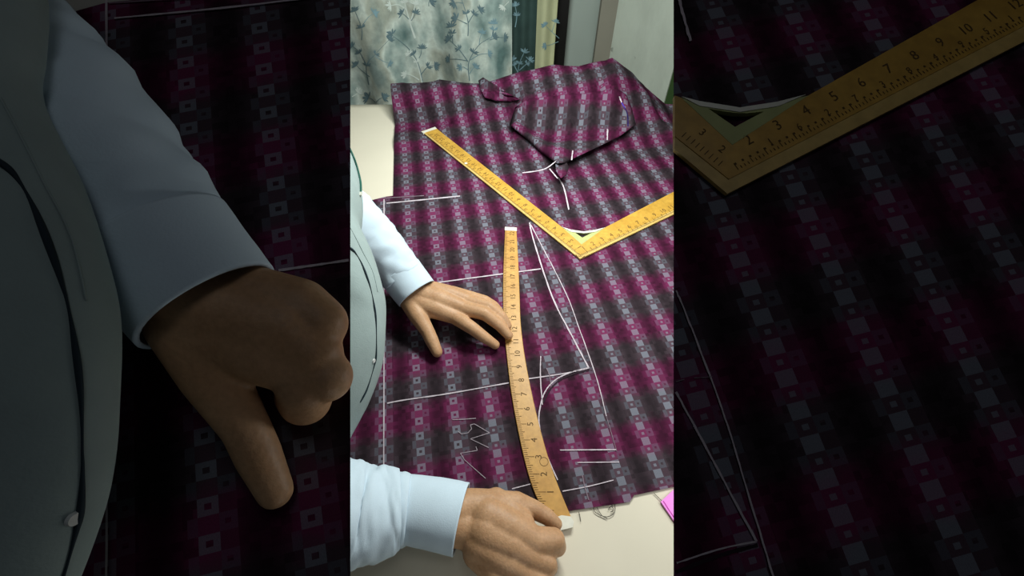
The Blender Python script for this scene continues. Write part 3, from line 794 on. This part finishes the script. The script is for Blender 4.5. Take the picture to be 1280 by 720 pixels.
RIGHT_HAND = [
    [(560, 644, .058, 24), (585, 636, .052, 24), (612, 636, .050, 23), (645, 630, .045, 15)],
    [(560, 655, .055, 24), (585, 660, .050, 25), (620, 668, .052, 24), (645, 668, .052, 20)],
    [(645, 630, .045, 15), (668, 637, .036, 11.5), (684, 646, .026, 10), (695, 655, .017, 8)],
    [(610, 648, .055, 26), (640, 660, .056, 21), (668, 676, .050, 17), (692, 675, .041, 14.5), (696, 683, .026, 12), (686, 678, .014, 10)],
    [(606, 664, .055, 26), (640, 682, .054, 20), (660, 694, .048, 16), (684, 704, .036, 12.5), (686, 708, .022, 11.5), (676, 704, .014, 10)],
    [(600, 678, .05, 24), (636, 702, .048, 19), (655, 714, .042, 15), (680, 727, .03, 12), (684, 730, .016, 10)],
    [(598, 690, .042, 20), (628, 722, .040, 17), (650, 738, .032, 13), (668, 748, .018, 11)],
    [(620, 625, .05, 15), (640, 640, .05, 15), (655, 655, .05, 14)],
]
def tubecloth(V, cl, name, mat, parent, hs=1.0, folds=.06, flat=.9, n=40, m=10, seed=0, thick=.0018, wr=None):
    """cloth tube along (px,py,h,r) stations, wrinkled"""
    st = spline(cl, m); v, f = [], []; P3 = [V.P(x, y, h * hs) for x, y, h, r in st]
    L = len(st); acc = 0
    for i, (x, y, h, r) in enumerate(st):
        t = (P3[min(i + 1, L - 1)] - P3[max(i - 1, 0)]).normalized(); s = t.cross(V.n).normalized(); q = s.cross(t)
        rr = r * V.mpp(x, y, h * hs)
        if i: acc += (P3[i] - P3[i - 1]).length
        for k in range(n):
            a = 2 * math.pi * k / n
            w_ = folds * (noise.noise(Vector((acc * 60 + .8 * math.cos(a), math.cos(a) * 1.3, math.sin(a) * 1.3 + seed))) + .5 * noise.noise(Vector((acc * 130, math.cos(a) * 3, math.sin(a) * 3 + seed + 9))))
            if wr: w_ += wr(i / (L - 1), a)
            v.append(P3[i] + (s * math.cos(a) + q * math.sin(a) * flat) * rr * (1 + w_))
    for i in range(L - 1):
        for k in range(n): f.append((i * n + k, i * n + (k + 1) % n, (i + 1) * n + (k + 1) % n, (i + 1) * n + k))
    o = pyd(name, v, f, mat, parent); md = o.modifiers.new('thick', 'SOLIDIFY'); md.thickness = thick; md.offset = -1
    return o
SLEEVE1 = [(405, 235, .20, 34), (430, 262, .17, 32), (458, 290, .14, 31), (483, 319, .105, 28), (504, 345, .075, 25.5)]
CUFF1 = [(500, 340, .080, 26), (510, 353, .067, 25.5), (521, 367, .055, 25)]
EDGE = [(438, 190), (445, 205), (451, 240), (450, 262), (449, 281), (465, 315), (476, 350), (480, 372), (479.5, 400), (478, 425), (473, 450), (461, 484), (450, 508), (438, 530), (424, 560)]
def torso(V, hs, parent, name='shirt_front', depth=.15):
    """rounded shirt front whose right-hand outline follows EDGE"""
    rows = spline([(x, y, 0) for x, y in EDGE], 5); v, f = [], []; n = 48; L = len(rows)
    ex = [(430, 150, 0), (434, 170, 0)]; rows = ex + rows + [(410, 590, 0), (395, 620, 0)]; L = len(rows)
    for i, (x, y, _) in enumerate(rows):
        h = interp([(150, .30), (280, .27), (400, .22), (560, .15), (640, .12)], y) * hs
        E = V.P(x, y, h); Rr = depth; Rv = interp([(150, .085), (400, .10), (640, .08)], y) * (1 if hs == 1 else hs * 1.0)
        Cc = E - V.ex * Rr
        for k in range(n):
            a = 2 * math.pi * k / n; ca, sa = math.cos(a), math.sin(a)
            ca2 = math.copysign(abs(ca) ** .8, ca); sa2 = math.copysign(abs(sa) ** .9, sa)
            w_ = .035 * noise.noise(Vector((i * .12, ca * 1.6, sa * 1.6))) + .012 * noise.noise(Vector((i * .3, ca * 5, sa * 5)))
            w_ *= sstep(1.0, .8, ca)
            v.append(Cc + V.ex * (Rr * ca2 * (1 + w_)) + V.n * (Rv * sa2 * (1 + 2 * w_)))
    for i in range(L - 1):
        for k in range(n): f.append((i * n + k, i * n + (k + 1) % n, (i + 1) * n + (k + 1) % n, (i + 1) * n + k))
    f.append(tuple(range(n))[::-1]); f.append(tuple((L - 1) * n + k for k in range(n)))
    return pyd(name, v, f, M_FRONT, parent)
SEAM = [(436, 309), (444, 316), (452, 330), (462, 357), (467, 380), (470, 407), (470, 441), (467, 459), (459, 485), (450, 503)]
def details(V, tor, parent, w=.0009):
    bv = bvh_of(tor)
    def surf(pts, off): 
        out = []
        for x, y in spline(pts, 8):
            h_ = hit(bv, *V.m(x, y), off)
            if h_: out.append(h_[0])
        return out
    p = surf(SEAM, .0004)
    if len(p) > 3:
        v, f = [], []; tube(v, f, p, lambda i: w * (1 + .5 * math.sin(i * .4)), 6); pyd('placket_seam', v, f, M_SEAM, parent)
    p = surf([(438, 285), (446, 300), (455, 318), (466, 340), (472, 365)], .0002)
    if len(p) > 3:
        v, f = [], []; tube(v, f, p, w * .5, 6); pyd('placket_edge', v, f, M_FRONT, parent)
    h_ = hit(bv, *V.m(467, 451), .0005)
    if h_:
        bm = bmesh.new(); q = bmesh.ops.create_cone(bm, cap_ends=True, segments=20, radius1=.0028, radius2=.0024, depth=.0014)
        bmesh.ops.transform(bm, matrix=Matrix.Translation(h_[0]) @ h_[1].to_track_quat('Z', 'Y').to_matrix().to_4x4(), verts=q['verts']); bmo('button', bm, M_BUTTON, parent)
def nail(V, parent, bvh, x, y, ang, L, W):
    X, Y = V.m(x, y); h_ = hit(bvh, X, Y, .0004)
    if not h_: return
    c, nn = h_; a = V.P(x + math.cos(ang), y + math.sin(ang)) - V.P(x, y); a = (a - nn * a.dot(nn)).normalized(); b = nn.cross(a)
    v, f = [], []; 
    for i in range(6):
        for j in range(6):
            s, t = i / 5 * 2 - 1, j / 5 * 2 - 1; wdt = W * math.sqrt(max(0, 1 - .55 * s * s * (1 if s > 0 else .6)))
            v.append(c + a * s * L + b * t * wdt - nn * (.25 * W * t * t + .12 * L * s * s - .0002))
    for i in range(5):
        for j in range(5):
            k = i * 6 + j; f.append((k, k + 1, k + 7, k + 6))
    o = pyd('fingernail', v, f, M_NAIL, parent); md = o.modifiers.new('t', 'SOLIDIFY'); md.thickness = .0006

# ---- person at the middle table
man = empty('person', MAIN.P(420, 400), 'person in pale blue shirt at the middle table, one hand spread, other gripping a ruler', 'person')
core = [[(500, 352, .062, 17), (458, 290, .13, 20), (420, 262, .17, 22), (385, 300, .20, 28), (370, 420, .18, 28), (375, 560, .11, 28), (410, 640, .085, 26), (500, 638, .062, 24), (560, 646, .058, 24)]]
body = remesh(capsules(MAIN, LEFT_HAND + RIGHT_HAND + core), .0017, 5, 'body', M_SKIN, man)
bb = bvh_of(body)
nail(MAIN, body, bb, 619.5, 429.5, .6, .0058, .0045); nail(MAIN, body, bb, 635.5, 415.5, .8, .0055, .0045)
nail(MAIN, body, bb, 635, 402.5, .85, .005, .004); nail(MAIN, body, bb, 625.5, 385.5, .7, .0045, .0036); nail(MAIN, body, bb, 696, 651, .7, .006, .0048)
tor = torso(MAIN, 1.0, man); details(MAIN, tor, man)
tag(tor, 'grey green shirt front')
tubecloth(MAIN, SLEEVE1, 'sleeve', M_SLEEVE, man, folds=.10, seed=1)
tubecloth(MAIN, CUFF1, 'cuff', M_SLEEVE, man, folds=.01, seed=2, thick=.0025)
tubecloth(MAIN, [(380, 636, .10, 66), (420, 640, .085, 63), (445, 641, .074, 58), (475, 640, .066, 51), (490, 638, .062, 48), (498, 637, .060, 45)], 'sleeve', M_SLEEVE, man, folds=.09, seed=4, n=56)
tubecloth(MAIN, [(470, 637, .060, 42), (490, 636, .058, 41), (503, 636, .057, 41), (509, 636, .056, 39), (512, 636, .056, 36)], 'sleeve_gather', M_SLEEVE, man, folds=.05, seed=14, n=56)
tubecloth(MAIN, [(500, 635, .055, 36.5), (514, 636, .054, 37), (545, 641, .052, 38.5), (577, 648, .050, 39.5)], 'cuff', M_SLEEVE, man, folds=.012, seed=6, thick=.0028, n=56)

# tape hanging from the shoulder
def tape(V, hs, tor, label):
    bv = bvh_of(tor); pts = []
    for x, y in spline([(436, 186), (441, 197), (446, 212), (449.5, 228), (450, 243)], 8):
        h_ = hit(bv, *V.m(x, y), .001); pts.append(h_[0] if h_ else V.P(x, y, .27 * hs))
    v, f = [], []
    for i, p in enumerate(pts):
        r = 1.6 * V.mpp(447, 215, .27 * hs); v += [p - V.ex * r, p + V.ex * r, p + V.ex * r + V.n * .0008, p - V.ex * r + V.n * .0008]
    for i in range(len(pts) - 1):
        for k in range(4): f.append((i * 4 + k, i * 4 + (k + 1) % 4, i * 4 + 4 + (k + 1) % 4, i * 4 + 4 + k))
    f.append((0, 1, 2, 3)); e = len(v) - 4; f.append((e, e + 1, e + 2, e + 3))
    root = empty('tape_measure', pts[-1], label, 'tape')
    pyd('tape', v, f, M_TAPE, root)
    bm = bmesh.new(); r = 1.7 * V.mpp(447, 215, .27 * hs); p = pts[-1]
    hexa(bm, [p + V.ex * a * r + V.ey * b * r * 1.6 + V.n * .0018 for a, b in ((-1, -1), (1, -1), (1, 1), (-1, 1))], [p + V.ex * a * r + V.ey * b * r * 1.6 - V.n * .0006 for a, b in ((-1, -1), (1, -1), (1, 1), (-1, 1))])
    bmo('metal_tip', bm, M_METAL, root)
tape(MAIN, 1, tor, 'dark green tape with metal tip hanging from the shoulder over the bright shirt')

# ---- person at the left side table
man2 = empty('person', SLAB.P(440, 400), 'person in a dim grey shirt at far left, large hand on the side table', 'person')
core2 = [[(500, 352, .055, 17), (470, 305, .06, 20), (440, 270, .07, 20)]]
LH2 = [[(x, y, h * .86, r) for x, y, h, r in ch] for ch in (LEFT_HAND[0][:3] + [(561, 386, .041, 12)], LEFT_HAND[1], [(527, 360, .050, 12), (556, 368, .044, 12), (564, 374, .041, 11)], LEFT_HAND[8], LEFT_HAND[9],
    [(558.5, 398, .036, 11), (558.5, 404, .020, 10), (556, 402, .012, 9)], [(560, 388, .038, 10.5), (560, 392, .020, 10), (556, 390, .012, 9)],
    [(563, 378, .037, 10), (563, 380, .020, 9.5), (556, 378, .012, 9)], [(561, 371, .034, 9), (562, 372, .020, 8.5), (552, 371, .012, 8)])]
body2 = remesh(capsules(SLAB, LH2 + core2), .0017, 5, 'body', M_SKIN, man2)
b2 = bvh_of(body2)
tor2 = torso(SLAB, .42, man2, depth=.16); details(SLAB, tor2, man2, .0009); tag(tor2, 'grey green shirt front')
tubecloth(SLAB, [(x, y, h * .36 + .021, r) for x, y, h, r in SLEEVE1[1:]], 'sleeve', M_SLEEVE, man2, folds=.10, seed=1)
tubecloth(SLAB, [(x, y, h * .36 + .024, r) for x, y, h, r in CUFF1], 'cuff', M_SLEEVE, man2, folds=.01, seed=2, thick=.0025)
